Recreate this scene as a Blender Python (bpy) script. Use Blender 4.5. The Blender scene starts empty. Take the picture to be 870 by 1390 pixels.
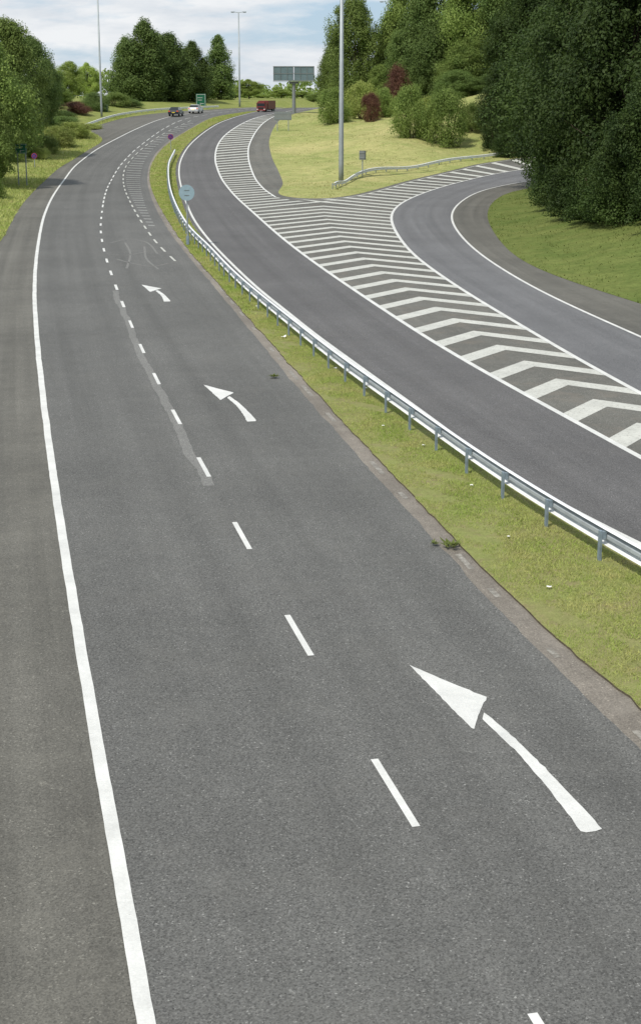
import bpy, math, random
import numpy as np
from mathutils import Vector, Matrix
from mathutils.geometry import delaunay_2d_cdt
rng=np.random.default_rng(7); random.seed(7)
sc=bpy.context.scene
# ------------------------------------------------------------ survey geometry
F=2030.;CX=435.;CY=650.;H=8.8
T=(650-130)/F; PT=math.atan(T); CP=math.cos(PT); SP=math.sin(PT)
KX=np.array([-200,0,130,157,180,200,225,250,280,320,400,600,1000,9000.])
KY=np.array([0,0,0,.15,1.0,2.3,4.0,5.5,6.2,6.55,6.9,7.2,7.2,7.2])
dk=np.diff(KY)/np.diff(KX); MK=np.zeros(len(KX))
for i in range(1,len(KX)-1):
    if dk[i-1]*dk[i]>0: MK[i]=2*dk[i-1]*dk[i]/(dk[i-1]+dk[i])
def g(D):
    D=np.asarray(D,float); i=np.clip(np.searchsorted(KX,D)-1,0,len(KX)-2)
    h=KX[i+1]-KX[i]; t=(D-KX[i])/h
    return (2*t**3-3*t*t+1)*KY[i]+(t**3-2*t*t+t)*h*MK[i]+(-2*t**3+3*t*t)*KY[i+1]+(t**3-t*t)*h*MK[i+1]
def ss(t):
    t=np.clip(t,0,1); return t*t*(3-2*t)
def proj(X,D,z):
    c=D*CP+(H-z)*SP
    return CX+F*X/c, CY+F*((H-z)*CP-D*SP)/c
def W(px,py):
    lo,hi=1.,1500.
    for _ in range(60):
        m=(lo+hi)/2
        if proj(0,m,float(g(m)))[1]>py: lo=m
        else: hi=m
    z=float(g(lo)); return np.array([(px-CX)/F*(lo*CP+(H-z)*SP),lo])
def resample(P,step):
    P=np.asarray(P); s=np.r_[0,np.cumsum(np.linalg.norm(np.diff(P,axis=0),axis=1))]
    n=max(2,int(s[-1]/step)+1); q=np.linspace(0,s[-1],n)
    return np.c_[np.interp(q,s,P[:,0]),np.interp(q,s,P[:,1])]
def smooth_poly(P,sig,step=1.0):
    P=resample(P,step); k=int(sig*3/step)
    if k<1: return P
    w=np.exp(-.5*(np.arange(-k,k+1)*step/sig)**2); w/=w.sum()
    out=[]
    for c in range(2):
        a=P[:,c]
        pre=2*a[0]-a[min(k,len(a)-1):0:-1]; post=2*a[-1]-a[-2:-k-2:-1]
        pre=np.r_[np.full(k-len(pre),pre[0] if len(pre) else a[0]),pre]; post=np.r_[post,np.full(k-len(post),post[-1])]
        out.append(np.convolve(np.r_[pre,a,post],w,'valid'))
    return np.array(out).T
def cat(P,n=12):
    P=np.asarray(P); Q=np.vstack([2*P[0]-P[1],P,2*P[-1]-P[-2]]); out=[]
    for i in range(1,len(Q)-2):
        for t in np.linspace(0,1,n,endpoint=False):
            a,b,c,d=Q[i-1],Q[i],Q[i+1],Q[i+2]
            out.append(.5*((2*b)+(-a+c)*t+(2*a-5*b+4*c-d)*t*t+(-a+3*b-3*c+d)*t**3))
    out.append(Q[-2]); return np.array(out)
def curve(pts,near=0,far=0,sig=3.5):
    P=[W(*p) for p in pts]
    if near: d=P[0]-P[1]; P=[P[0]+d/np.linalg.norm(d)*near]+P
    if far: d=P[-1]-P[-2]; P=P+[P[-1]+d/np.linalg.norm(d)*far]
    return smooth_poly(cat(P),sig)
def tang(P):
    t=np.gradient(P,axis=0); return t/np.linalg.norm(t,axis=1)[:,None]
def offs(P,o):
    t=tang(P); o=np.asarray(o,float); o=o[:,None] if o.ndim else o
    return P+np.c_[t[:,1],-t[:,0]]*o
def wig(P,amp,step=.35,seed=1):
    P=resample(P,step); r=np.random.default_rng(seed); n=len(P)
    a=np.interp(np.arange(n),np.arange(0,n+4,4),r.normal(0,1,len(np.arange(0,n+4,4))))+.5*r.normal(0,1,n)
    far=1-ss((P[:,1]-90)/60); return offs(P,a*amp*far)
def dist_poly(pts,P):
    pts=np.asarray(pts,float); A=P[:-1];B=P[1:];AB=B-A;L=(AB**2).sum(1)+1e-9
    out=np.empty(len(pts));par=np.empty(len(pts));cum=np.r_[0,np.cumsum(np.sqrt(L))]
    for i in range(0,len(pts),4000):
        q=pts[i:i+4000,None,:]-A[None]
        t=np.clip((q*AB).sum(2)/L,0,1); d=np.linalg.norm(q-t[...,None]*AB,axis=2)
        j=d.argmin(1); r=np.arange(len(j)); out[i:i+4000]=d[r,j]; par[i:i+4000]=cum[j]+t[r,j]*np.sqrt(L[j])
    return out,par
def inside(pts,poly):
    pts=np.asarray(pts,float); x=pts[:,0];y=pts[:,1]; r=np.zeros(len(pts),bool); n=len(poly)
    for i in range(n):
        x1,y1=poly[i];x2,y2=poly[(i+1)%n]
        if y1==y2: continue
        c=((y1>y)!=(y2>y))&(x<(x2-x1)*(y-y1)/(y2-y1)+x1); r^=c
    return r
# ------------------------------------------------------------ traced curves (near -> far)
edgeL=curve([(183,1300),(160,1170),(137,1050),(118,930),(101,830),(86,740),(73,650),(62,570),(54,500),(48,430),(47,380),(52,330),(61,290),(76,260),(98,230),(126,207),(160,188),(200,169),(242,157),(290,151)],8,40)
farL=curve([(0,330),(35,272),(72,235),(115,207),(140,190),(122,176),(158,163),(205,155),(250,151)],0,40,2)
k=[i for i,p in enumerate(edgeL) if p[1]<farL[0][1]-3]
shL=np.vstack([offs(edgeL,-2.9)[k],farL])
shL=smooth_poly(shL,1.5)
laneL=curve([(565,1124),(385+17,861),(339,746),(285,651),(246,579),(217,525),(196,481),(180,446),(152,375),(140,335),(137,300),(146,255),(166,222),(200,191),(240,166),(290,155)],14,40)
lane2=curve([(238,355),(213,331),(193,303),(178,277),(168,252),(170,228),(190,205),(222,182),(262,163)],0,0)
brown=curve([(870,1022),(780,940),(690,848),(610,755),(540,680),(470,602),(400,522),(350,462),(298,398),(257,350),(228,312),(208,275),(200,244),(206,217),(225,195),(257,175),(288,160),(328,153)],12,40)
brown0=brown
brown=wig(brown,.018,seed=4)
medL=wig(curve([(870,972),(760,878),(650,770),(565,680),(500,612),(440,547),(385,487),(338,433),(295,385),(260,345),(231,305),(211,270),(203,242),(209,217),(229,195),(260,175),(290,160),(331,153)],12,40),.024,seed=3)
edgeM=curve([(870,741),(792,704),(727,667),(672,632),(625,600),(581,565),(548,542),(516,519),(468,484),(424,452),(390,424),(350,392),(310,354),(282,324),(262,296),(251,270),(245,250),(243,230),(248,212),(263,192),(291,171),(318,160),(345,153)],12,40,2.5)
medR=offs(edgeM,-.38); medR=medR[:]
mainR=curve([(870,622),(760,562),(660,507),(590,466),(530,427),(470,387),(420,352),(380,321),(345,290),(315,262),(297,235),(292,212),(300,190),(322,172),(352,159),(388,152)],16,40)
slipL=curve([(870,535),(800,497),(740,462),(690,432),(640,402),(595,372),(560,345),(540,320),(531,300),(534,286),(550,273),(582,260),(620,249),(660,239),(720,229),(800,221)],16,40)
slipR=curve([(870,458),(800,427),(740,399),(690,371),(650,344),(625,320),(613,299),(616,284),(630,271),(652,260),(690,251),(740,243),(820,236)],16,40)
slipS=curve([(870,413),(800,391),(740,370),(700,349),(675,323),(662,299),(663,284),(672,272),(690,262),(730,254),(800,246),(900,240)],16,40)
goreB=curve([(402,154),(378,165),(366,188),(368,210),(379,235),(384,250),(378,263),(400,269),(440,270),(480,265),(520,255),(560,244),(620,230),(655,222),(720,213),(800,206)],0,40,1.2)
d0=goreB[0]-goreB[6]; goreB=np.vstack([goreB[0]+d0/np.linalg.norm(d0)*38,goreB])
goreI=curve([(374,158),(354,171),(340,193),(337,213),(344,238),(357,256),(374,268)],0,0,1.5)
# ------------------------------------------------------------ terrain
hillC=np.vstack([goreB,[(3000,goreB[-1][1]+400),(3000,6000),(goreB[0][0]+900,6000)]])
bankC=np.vstack([slipS,[(3000,slipS[-1][1]+300),(3000,-200),(slipS[0][0],-200)]])
leftC=np.vstack([shL,[(shL[-1][0]+800,6000),(-3000,6000),(-3000,-200),(shL[0][0]-1,-200)]])
def hfull(pts):
    pts=np.atleast_2d(np.asarray(pts,float)); z=g(pts[:,1]); base=z.copy()
    i=inside(pts,hillC)
    if i.any():
        d,_=dist_poly(pts[i],goreB); top=7.4+3.6*ss((pts[i,0]-8)/25)
        z[i]+=np.maximum(0.4,top-base[i])*ss(d/44)+.22*np.sin(pts[i,0]*.33+pts[i,1]*.19)*ss(d/6)+.12*np.sin(pts[i,0]*.9-pts[i,1]*.6)*ss(d/6)
    i=inside(pts,bankC)
    if i.any():
        d,_=dist_poly(pts[i],slipS); z[i]+=3.2*ss(d/17)
    i=inside(pts,leftC)
    if i.any():
        d,_=dist_poly(pts[i],shL); z[i]+=1.3*ss(d/13)
    return z
def hz(x,y): return float(hfull([(x,y)])[0])
# ------------------------------------------------------------ materials
def newmat(name):
    m=bpy.data.materials.new(name); m.use_nodes=True; nt=m.node_tree
    b=nt.nodes['Principled BSDF']; b.inputs['Specular IOR Level'].default_value=.3
    return m,nt,b
def N(nt,t,**kw):
    n=nt.nodes.new(t)
    for k_,v in kw.items():
        if k_ in n.inputs: n.inputs[k_].default_value=v
        else: setattr(n,k_,v)
    return n
def noise(nt,vec,scale,detail=4,rough=.6):
    n=N(nt,'ShaderNodeTexNoise',Scale=scale,Detail=detail,Roughness=rough); nt.links.new(vec,n.inputs['Vector']); return n.outputs['Fac']
def ramp(nt,fac,stops):
    r=nt.nodes.new('ShaderNodeValToRGB'); e=r.color_ramp.elements
    while len(e)<len(stops): e.new(.5)
    for i,(p_,c) in enumerate(stops):
        e[i].position=p_; e[i].color=(c,c,c,1) if not hasattr(c,'__len__') else (*c,1)
    nt.links.new(fac,r.inputs['Fac']); return r.outputs['Color']
def mix(nt,fac,a,b,mode='MIX'):
    m=nt.nodes.new('ShaderNodeMix'); m.data_type='RGBA'; m.blend_type=mode
    for sock,v in ((0,fac),(6,a),(7,b)):
        if isinstance(v,bpy.types.NodeSocket): nt.links.new(v,m.inputs[sock])
        elif sock==0: m.inputs[0].default_value=v
        else: m.inputs[sock].default_value=(*v,1)
    return m.outputs[2]
def coord(nt,kind='Object'): return nt.nodes.new('ShaderNodeTexCoord').outputs[kind]
def bump(nt,b,fac,strength,dist=.02):
    n=N(nt,'ShaderNodeBump',Strength=strength,Distance=dist); nt.links.new(fac,n.inputs['Height']); nt.links.new(n.outputs[0],b.inputs['Normal'])
def asphalt(name,base,stain,var=.25,streak=.22,stainamt=.5,grain=1.,tracks=(),blotch=.0):
    m,nt,b=newmat(name); v=coord(nt)
    c1=ramp(nt,noise(nt,v,.13,5),[(.3,1-var),(.7,1+var)])
    c2=ramp(nt,noise(nt,v,1.7,6,.7),[(.3,1-var*.5),(.7,1+var*.5)])
    vo=N(nt,'ShaderNodeTexVoronoi',Scale=50.); nt.links.new(v,vo.inputs['Vector'])
    sp=ramp(nt,vo.outputs['Color'],[(0,1-.55*grain),(.5,.92),(.85,1.12),(1,1+1.35*grain)])
    fine=ramp(nt,noise(nt,v,24,4,.8),[(.3,1-.3*grain),(.7,1+.3*grain)])
    uv=coord(nt,'UV'); mp=N(nt,'ShaderNodeMapping'); mp.inputs['Scale'].default_value=(1.6,.018,1); nt.links.new(uv,mp.inputs['Vector'])
    st=ramp(nt,noise(nt,mp.outputs[0],1.0,5,.6),[(.3,1-streak),(.7,1+streak)])
    col=mix(nt,1.,base,c1,'MULTIPLY')
    for c in (c2,sp,fine,st): col=mix(nt,1.,col,c,'MULTIPLY')
    if tracks:
        sx=nt.nodes.new('ShaderNodeSeparateXYZ'); nt.links.new(uv,sx.inputs[0])
        mr_=N(nt,'ShaderNodeMapRange'); mr_.inputs[1].default_value=0; mr_.inputs[2].default_value=10; nt.links.new(sx.outputs[0],mr_.inputs[0])
        stops=[]
        for t_ in tracks: stops+= [(max(0,t_-.6)/10,1.02),(t_/10,.94),((t_+.6)/10,1.02)]
        col=mix(nt,1.,col,ramp(nt,mr_.outputs[0],stops),'MULTIPLY')
    mask=ramp(nt,noise(nt,v,.6,8,.75),[(.5,0),(.68,stainamt)])
    col=mix(nt,mask,col,stain)
    if blotch:
        bl=ramp(nt,noise(nt,v,2.3,9,.82),[(.60,0),(.68,blotch)])
        col=mix(nt,bl,col,tuple(x*1.9 for x in stain))
    nt.links.new(col,b.inputs['Base Color']); b.inputs['Roughness'].default_value=.85
    bump(nt,b,vo.outputs['Distance'],.25,.008); return m
M_road=asphalt('grey_asphalt',(.119,.118,.111),(.14,.136,.123),.13,.11,.25,1.05,(1.0,2.7,4.8,6.5),.12)
M_dark=asphalt('dark_asphalt',(.114,.111,.110),(.135,.127,.12),.12,.13,.2,1,(1.1,2.9),.1)
M_gore=asphalt('gore_asphalt',(.13,.127,.112),(.18,.155,.125),.2,.12,.5,1,(),.3)
M_slip=asphalt('slip_asphalt',(.145,.145,.148),(.16,.16,.158),.12,.15,.2,1,(1.0,2.8))
M_shoulder=asphalt('shoulder_asphalt',(.124,.119,.103),(.155,.148,.125),.17,.2,.3,.8,(),.5)
M_brown=asphalt('worn_edge_concrete',(.20,.178,.150),(.26,.235,.20),.28,.22,.5,.7,(),.3)
M_patch=asphalt('repair_asphalt',(.185,.183,.172),(.20,.198,.19),.1,.1,.2)
def paintmat(name,col,lo,hi,under=(.11,.11,.105),sc_=7):
    m,nt,b=newmat(name); v=coord(nt)
    w=ramp(nt,noise(nt,v,sc_,8,.8),[(lo,0),(hi,1)])
    inv=N(nt,'ShaderNodeInvert'); nt.links.new(w,inv.inputs['Color'])
    dirt=ramp(nt,noise(nt,v,1.1,5,.7),[(.3,.78),(.7,1.05)])
    d2=ramp(nt,noise(nt,v,30,4,.8),[(.3,.86),(.7,1.06)])
    c=mix(nt,1.,mix(nt,1.,col,dirt,'MULTIPLY'),d2,'MULTIPLY'); c=mix(nt,inv.outputs['Color'],c,under)
    nt.links.new(c,b.inputs['Base Color']); b.inputs['Roughness'].default_value=.6; return m
M_paint=paintmat('road_paint',(.66,.66,.63),.32,.38,(.25,.25,.235),14)
M_hatch=paintmat('worn_hatch_paint',(.56,.56,.51),.36,.47,(.2,.195,.17),9)
M_worn=paintmat('faded_paint',(.36,.34,.30),.46,.60,(.17,.155,.13))
M_faint=paintmat('faint_hatch_paint',(.33,.33,.31),.38,.52,(.14,.14,.13))
def grassmat(name,a,b_,c,s=.35,fine=30,bs=.5):
    m,nt,b=newmat(name); v=coord(nt)
    c1=mix(nt,ramp(nt,noise(nt,v,s,6,.7),[(.35,0),(.65,1)]),a,b_)
    c1=mix(nt,ramp(nt,noise(nt,v,s*5,6,.75),[(.5,0),(.72,.8)]),c1,c)
    f=ramp(nt,noise(nt,v,fine,4,.8),[(.25,.6),(.75,1.4)])
    f2=ramp(nt,noise(nt,v,fine*.14,5,.8),[(.25,.75),(.75,1.25)])
    c1=mix(nt,1.,mix(nt,1.,c1,f,'MULTIPLY'),f2,'MULTIPLY')
    nt.links.new(c1,b.inputs['Base Color']); b.inputs['Roughness'].default_value=.95; b.inputs['Specular IOR Level'].default_value=.05
    bump(nt,b,noise(nt,v,fine*.5,4,.8),bs,.04); return m
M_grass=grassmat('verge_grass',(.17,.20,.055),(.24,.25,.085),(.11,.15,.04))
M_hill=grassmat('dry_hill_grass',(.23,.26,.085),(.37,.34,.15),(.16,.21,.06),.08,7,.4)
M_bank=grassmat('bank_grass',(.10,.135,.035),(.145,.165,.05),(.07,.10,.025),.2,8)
M_med=grassmat('reservation_soil',(.20,.225,.075),(.22,.21,.09),(.23,.18,.11),.5,40)
M_soil=grassmat('soil',(.10,.085,.06),(.13,.11,.08),(.07,.06,.045),1,40)
def blademat(name,a,b_,d=None):
    m,nt,b=newmat(name); v=coord(nt)
    c=mix(nt,ramp(nt,noise(nt,v,.8,5,.7),[(.3,0),(.7,1)]),a,b_)
    if d: c=mix(nt,ramp(nt,noise(nt,v,.45,6,.78),[(.45,0),(.65,.8)]),c,d)
    c=mix(nt,1.,c,ramp(nt,noise(nt,v,35,2),[(.3,.7),(.7,1.3)]),'MULTIPLY')
    nt.links.new(c,b.inputs['Base Color']); b.inputs['Roughness'].default_value=.9; b.inputs['Specular IOR Level'].default_value=.05
    tr=N(nt,'ShaderNodeBsdfTranslucent'); nt.links.new(c,tr.inputs['Color'])
    mx=N(nt,'ShaderNodeMixShader'); mx.inputs[0].default_value=.35
    nt.links.new(b.outputs[0],mx.inputs[1]); nt.links.new(tr.outputs[0],mx.inputs[2]); nt.links.new(mx.outputs[0],nt.nodes['Material Output'].inputs['Surface']); return m
M_blade=blademat('grass_blades',(.27,.37,.075),(.40,.44,.14),(.52,.46,.21))
M_blade2=blademat('hill_blades',(.28,.31,.10),(.44,.40,.19))
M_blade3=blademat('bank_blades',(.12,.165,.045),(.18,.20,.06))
def leafmat(name,a,b_):
    m,nt,b=newmat(name); v=coord(nt)
    oi=nt.nodes.new('ShaderNodeObjectInfo')
    c=mix(nt,ramp(nt,noise(nt,v,.5,4,.7),[(.35,0),(.65,1)]),a,b_)
    c=mix(nt,1.,c,ramp(nt,noise(nt,v,6,2),[(.3,.7),(.7,1.3)]),'MULTIPLY')
    c=mix(nt,1.,c,ramp(nt,oi.outputs['Random'],[(0,.75),(1,1.25)]),'MULTIPLY')
    nt.links.new(c,b.inputs['Base Color']); b.inputs['Roughness'].default_value=.6; b.inputs['Specular IOR Level'].default_value=.2
    tr=N(nt,'ShaderNodeBsdfTranslucent'); nt.links.new(c,tr.inputs['Color'])
    mx=N(nt,'ShaderNodeMixShader'); mx.inputs[0].default_value=.40
    nt.links.new(b.outputs[0],mx.inputs[1]); nt.links.new(tr.outputs[0],mx.inputs[2]); nt.links.new(mx.outputs[0],nt.nodes['Material Output'].inputs['Surface']); return m
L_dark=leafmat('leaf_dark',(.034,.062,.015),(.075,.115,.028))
L_mid=leafmat('leaf_mid',(.16,.235,.055),(.24,.31,.08))
L_deep=leafmat('leaf_deep',(.105,.165,.045),(.155,.215,.06))
L_light=leafmat('leaf_light',(.28,.38,.08),(.36,.44,.12))
L_yel=leafmat('leaf_yellow_green',(.27,.34,.08),(.36,.39,.12))
L_red=leafmat('leaf_copper',(.12,.05,.042),(.18,.10,.055))
def plain(name,col,rough=.5,metal=0,var=.12,scale=3):
    m,nt,b=newmat(name); v=coord(nt)
    c=mix(nt,1.,col,ramp(nt,noise(nt,v,scale,5,.7),[(.3,1-var),(.7,1+var)]),'MULTIPLY')
    nt.links.new(c,b.inputs['Base Color']); b.inputs['Roughness'].default_value=rough; b.inputs['Metallic'].default_value=metal; return m
M_bark=plain('bark',(.09,.07,.05),.9,0,.35,4)
M_galv=plain('galvanised_rail_lit',(.74,.75,.75),.55,.05,.12,2)  # near-white steel: the sunlit look of the rail top is in the colour
M_galv_shade=plain('galvanised_rail_shaded',(.36,.39,.41),.5,.15,.18,3)  # same steel made darker: shade on the rail's back put into the colour
M_post=plain('post_steel',(.21,.26,.30),.5,.15,.25,6)
M_pole=plain('pole_steel',(.30,.33,.34),.5,.3,.1,1)
M_signback=plain('sign_back',(.19,.205,.20),.6,.1,.12,3)
M_disc=plain('disc_back',(.24,.33,.37),.6,.0,.08,3)
M_gantry=plain('gantry_panel',(.12,.17,.18),.6,.1,.15,1)
M_green=plain('sign_green',(.01,.10,.055),.5); M_white=plain('sign_white',(.4,.42,.4),.5)
M_blue=plain('sign_blue',(.03,.04,.18),.5); M_red=plain('sign_red',(.28,.03,.06),.5)
M_black=plain('rubber',(.02,.02,.02),.8); M_glass=plain('dark_glass',(.02,.025,.03),.1)
M_carblk=plain('black_car_paint',(.025,.03,.04),.25); M_carsil=plain('silver_car_paint',(.55,.57,.58),.3,.4)
M_lorry=plain('red_lorry_paint',(.17,.035,.035),.45); M_lamp=plain('lamp_glass',(.6,.1,.05),.3)
M_yplate=plain('plate_yellow',(.7,.55,.05),.5); M_lens=plain('headlight_lens',(.8,.8,.75),.2)
# ------------------------------------------------------------ mesh helpers
col=sc.collection
def mk(name,verts,faces,mat=None,parent=None,smooth=False,uv=None):
    me=bpy.data.meshes.new(name); verts=np.asarray(verts,np.float32)
    faces=[tuple(int(i) for i in f) for f in faces] if not isinstance(faces,np.ndarray) else faces
    if isinstance(faces,np.ndarray):
        n,kk=faces.shape; me.vertices.add(len(verts)); me.vertices.foreach_set('co',verts.ravel())
        me.loops.add(n*kk); me.loops.foreach_set('vertex_index',faces.astype(np.int32).ravel())
        me.polygons.add(n); me.polygons.foreach_set('loop_start',np.arange(0,n*kk,kk,dtype=np.int32))
        me.update(calc_edges=True)
    else: me.from_pydata([tuple(map(float,v)) for v in verts],[],faces); me.update()
    if uv is not None:
        l=me.uv_layers.new(name='UVMap'); idx=np.empty(len(me.loops),np.int32); me.loops.foreach_get('vertex_index',idx)
        l.data.foreach_set('uv',np.asarray(uv,np.float32)[idx].ravel())
    if mat: me.materials.append(mat)
    if smooth: me.polygons.foreach_set('use_smooth',[True]*len(me.polygons))
    o=bpy.data.objects.new(name,me); col.objects.link(o)
    if parent: o.parent=parent
    return o
def struct(o,label,cat_): o['kind']='structure'; o['label']=label; o['category']=cat_; return o
def thing(o,label,cat_,group=None):
    o['label']=label; o['category']=cat_
    if group: o['group']=group
    return o
def empty(name,loc,rz=0,s=(1,1,1)):
    e=bpy.data.objects.new(name,None); col.objects.link(e); e.location=loc; e.rotation_euler=(0,0,rz); e.scale=s; e.empty_display_size=.3; return e
def region(name,poly,step,zf,mat,ref=None):
    poly=np.asarray(poly); keep=[0]
    for i in range(1,len(poly)):
        if np.linalg.norm(poly[i]-poly[keep[-1]])>.25: keep.append(i)
    poly=poly[keep]
    if np.linalg.norm(poly[0]-poly[-1])<.25: poly=poly[:-1]
    mn=poly.min(0);mx=poly.max(0)
    gx,gy=np.meshgrid(np.arange(mn[0],mx[0],step),np.arange(mn[1],mx[1],step)); q=np.c_[gx.ravel(),gy.ravel()]+rng.uniform(-.15,.15,(gx.size,2))*step
    q=q[inside(q,poly)]
    if len(q):
        d,_=dist_poly(q,np.vstack([poly,poly[:1]])); q=q[d>step*.4]
    allp=[Vector(p) for p in poly]+[Vector(p) for p in q]
    v,e,f,*_=delaunay_2d_cdt(allp,[],[list(range(len(poly)))],1,1e-4)
    V=np.array([tuple(a) for a in v]); Z=zf(V)
    uv=None
    if ref is not None:
        d,s=dist_poly(V,ref); uv=np.c_[d,s]
    fs=[]
    for t in f:
        a,b,c=V[t[0]],V[t[1]],V[t[2]]
        cr=(b[0]-a[0])*(c[1]-a[1])-(b[1]-a[1])*(c[0]-a[0])
        fs.append(t if cr>0 else t[::-1])
    return mk(name,np.c_[V,Z],fs,mat,smooth=True,uv=uv)
zr=lambda V:g(V[:,1])
def moff(D): return .006+.035*ss((np.asarray(D)-125)/40)
def ribbon_vf(P,w,zo=0.):
    A=offs(P,-w/2);B=offs(P,w/2); n=len(P)
    V=np.vstack([np.c_[A,g(A[:,1])+moff(A[:,1])+zo],np.c_[B,g(B[:,1])+moff(B[:,1])+zo]])
    return V,[(i,n+i,n+i+1,i+1) for i in range(n-1)]
def merge(L):
    V=[];Fc=[];o=0
    for v,f in L:
        V.append(np.asarray(v,float)); Fc+= [tuple(i+o for i in q) for q in f]; o+=len(v)
    return np.vstack(V),Fc
def cut(P,s0,s1,step=.5):
    s=np.r_[0,np.cumsum(np.linalg.norm(np.diff(P,axis=0),axis=1))]; n=max(2,int((s1-s0)/step)+1); q=np.linspace(s0,s1,n)
    return np.c_[np.interp(q,s,P[:,0]),np.interp(q,s,P[:,1])]
def plen(P): return np.linalg.norm(np.diff(P,axis=0),axis=1).sum()
# ------------------------------------------------------------ ground + roads
xs=np.unique(np.r_[np.linspace(-3000,-120,24),np.arange(-120,140,4.),np.linspace(140,3000,24)])
ys=np.unique(np.r_[np.linspace(-200,0,8),np.arange(0,420,4.),np.geomspace(420,5000,30)])
GX,GY=np.meshgrid(xs,ys); G=np.c_[GX.ravel(),GY.ravel()]
gz=hfull(G)-.4; nx=len(xs); idx=np.arange(len(G)).reshape(GX.shape)
fc=np.stack([idx[:-1,:-1],idx[:-1,1:],idx[1:,1:],idx[1:,:-1]],-1).reshape(-1,4)
struct(mk('ground',np.c_[G,gz],fc,M_grass,smooth=True),'grassy ground rolling away to the horizon','ground')
struct(region('road_shoulder',np.vstack([shL,edgeL[::-1]]),2.5,zr,M_shoulder,edgeL),'dusty brown hard shoulder beside the road','road')
struct(region('road',np.vstack([edgeL,brown[::-1]]),.9,zr,M_road,edgeL),'grey asphalt carriageway curving away','road')
struct(region('road_edge',np.vstack([brown,medL[::-1]]),2,zr,M_brown,medL),'worn brown concrete edge strip beside the central grass','road')
struct(region('road',np.vstack([medR,mainR[::-1]]),1.0,zr,M_dark,mainR),'dark asphalt single lane carriageway','road')
struct(region('road',np.vstack([mainR,goreB,slipL[::-1]]),2.5,zr,M_gore,mainR),'hatched asphalt gore between carriageway and slip road','road')
struct(region('road',np.vstack([slipL,slipR[::-1]]),1.0,zr,M_slip,slipL),'pale grey asphalt slip road','road')
struct(region('road_shoulder',np.vstack([slipR,slipS[::-1]]),2.5,zr,M_shoulder,slipR),'dusty shoulder beside the slip road','road')
medpoly=np.vstack([medL,medR[::-1]])
def medz(V):
    d,_=dist_poly(V,medpoly); return g(V[:,1])+.035+.07*ss(d/1.2)
struct(region('central_reservation',medpoly,1.2,medz,M_med),'rough grass central reservation strip','grass')
def skirt(P,h):
    n=len(P); z=g(P[:,1]); return np.vstack([np.c_[P,z-.02],np.c_[P,z+h]]),[(i,i+1,n+i+1,n+i) for i in range(n-1)]
struct(mk('kerb',*merge([skirt(medL,.037),skirt(medR,.037)]),M_soil),'low earthy kerb around the central grass strip','kerb')
hx=lambda V:hfull(V)+.01
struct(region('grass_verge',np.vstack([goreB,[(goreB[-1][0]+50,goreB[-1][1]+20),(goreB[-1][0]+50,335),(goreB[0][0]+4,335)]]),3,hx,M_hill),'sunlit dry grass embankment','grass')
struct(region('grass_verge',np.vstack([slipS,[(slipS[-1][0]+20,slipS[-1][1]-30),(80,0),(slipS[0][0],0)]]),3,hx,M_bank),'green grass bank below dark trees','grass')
struct(region('grass_verge',np.vstack([shL,[(shL[-1][0]-5,330),(-120,330),(-120,0),(shL[0][0]-1,0)]]),3,hx,M_grass),'grass verge beside the hard shoulder','grass')
# ------------------------------------------------------------ markings
def mark(name,lst,mat,label): return struct(mk(name,*merge(lst),mat),label,'road marking')
mark('edge_line_marking',[ribbon_vf(wig(edgeL,.004,.3,8),.18)],M_paint,'solid white edge line along the carriageway')
mark('edge_line_marking',[ribbon_vf(edgeM,.16)],M_paint,'solid white edge line beside the crash barrier')
mark('edge_line_marking',[ribbon_vf(mainR,.19,.002)],M_paint,'solid white line bordering the hatched area')
mark('edge_line_marking',[ribbon_vf(slipL,.19,.002)],M_paint,'solid white line between hatching and slip road')
mark('edge_line_marking',[ribbon_vf(slipR,.15)],M_paint,'solid white edge line of the slip road')
mark('edge_line_marking',[ribbon_vf(goreI,.18,.002)],M_paint,'white line around the nose of the hatched area')
_,s=dist_poly([W(565,1124)],laneL); s0=s[0]; L=plen(laneL); D_=[]
q=s0-6
while q<L-3:
    c=cut(laneL,q,q+.3); dd=c[0][1]
    ln=2.0 if dd<120 else 3.0; per=6.0 if dd<120 else 5.0
    D_.append(ribbon_vf(cut(laneL,q,q+ln),.105 if dd<60 else .125)); q+=per
mark('lane_line_marking',D_,M_paint,'dashed white lane line')
D_=[];q=0
while q<plen(lane2)-3: D_.append(ribbon_vf(cut(lane2,q,q+2.6),.12,.004)); q+=5.2
mark('lane_line_marking',D_,M_hatch,'dashed white line edging a hatched taper')
def cast(P,d,poly,maxl=16,minl=.4,par=False):
    A=poly[:-1];E=poly[1:]-A; den=d[0]*E[:,1]-d[1]*E[:,0]; den[np.abs(den)<1e-9]=1e-9
    r=A-P; t=(r[:,0]*E[:,1]-r[:,1]*E[:,0])/den; u=(r[:,0]*d[1]-r[:,1]*d[0])/den
    ok=(u>=-.001)&(u<=1.001)&(t>minl)&(t<maxl)
    return P+d*t[ok].min() if ok.any() else None
def bar(P1,P2,Q1,Q2,n=6):
    A=np.array([P1+(Q1-P1)*i/n for i in range(n+1)]);B=np.array([P2+(Q2-P2)*i/n for i in range(n+1)])
    V=np.vstack([np.c_[A,g(A[:,1])+moff(A[:,1])],np.c_[B,g(B[:,1])+moff(B[:,1])]]); m=n+1
    fs=[]
    for i in range(n):
        f=(i,i+1,m+i+1,m+i); a_,b_,c_=V[f[0]],V[f[1]],V[f[2]]
        cr=(b_[0]-a_[0])*(c_[1]-a_[1])-(b_[1]-a_[1])*(c_[0]-a_[0]); fs.append(f if cr>0 else f[::-1])
    return V,fs
bi=offs(brown0,-.75); D_=[]
_,a=dist_poly([W(196,307)],lane2)
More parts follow.
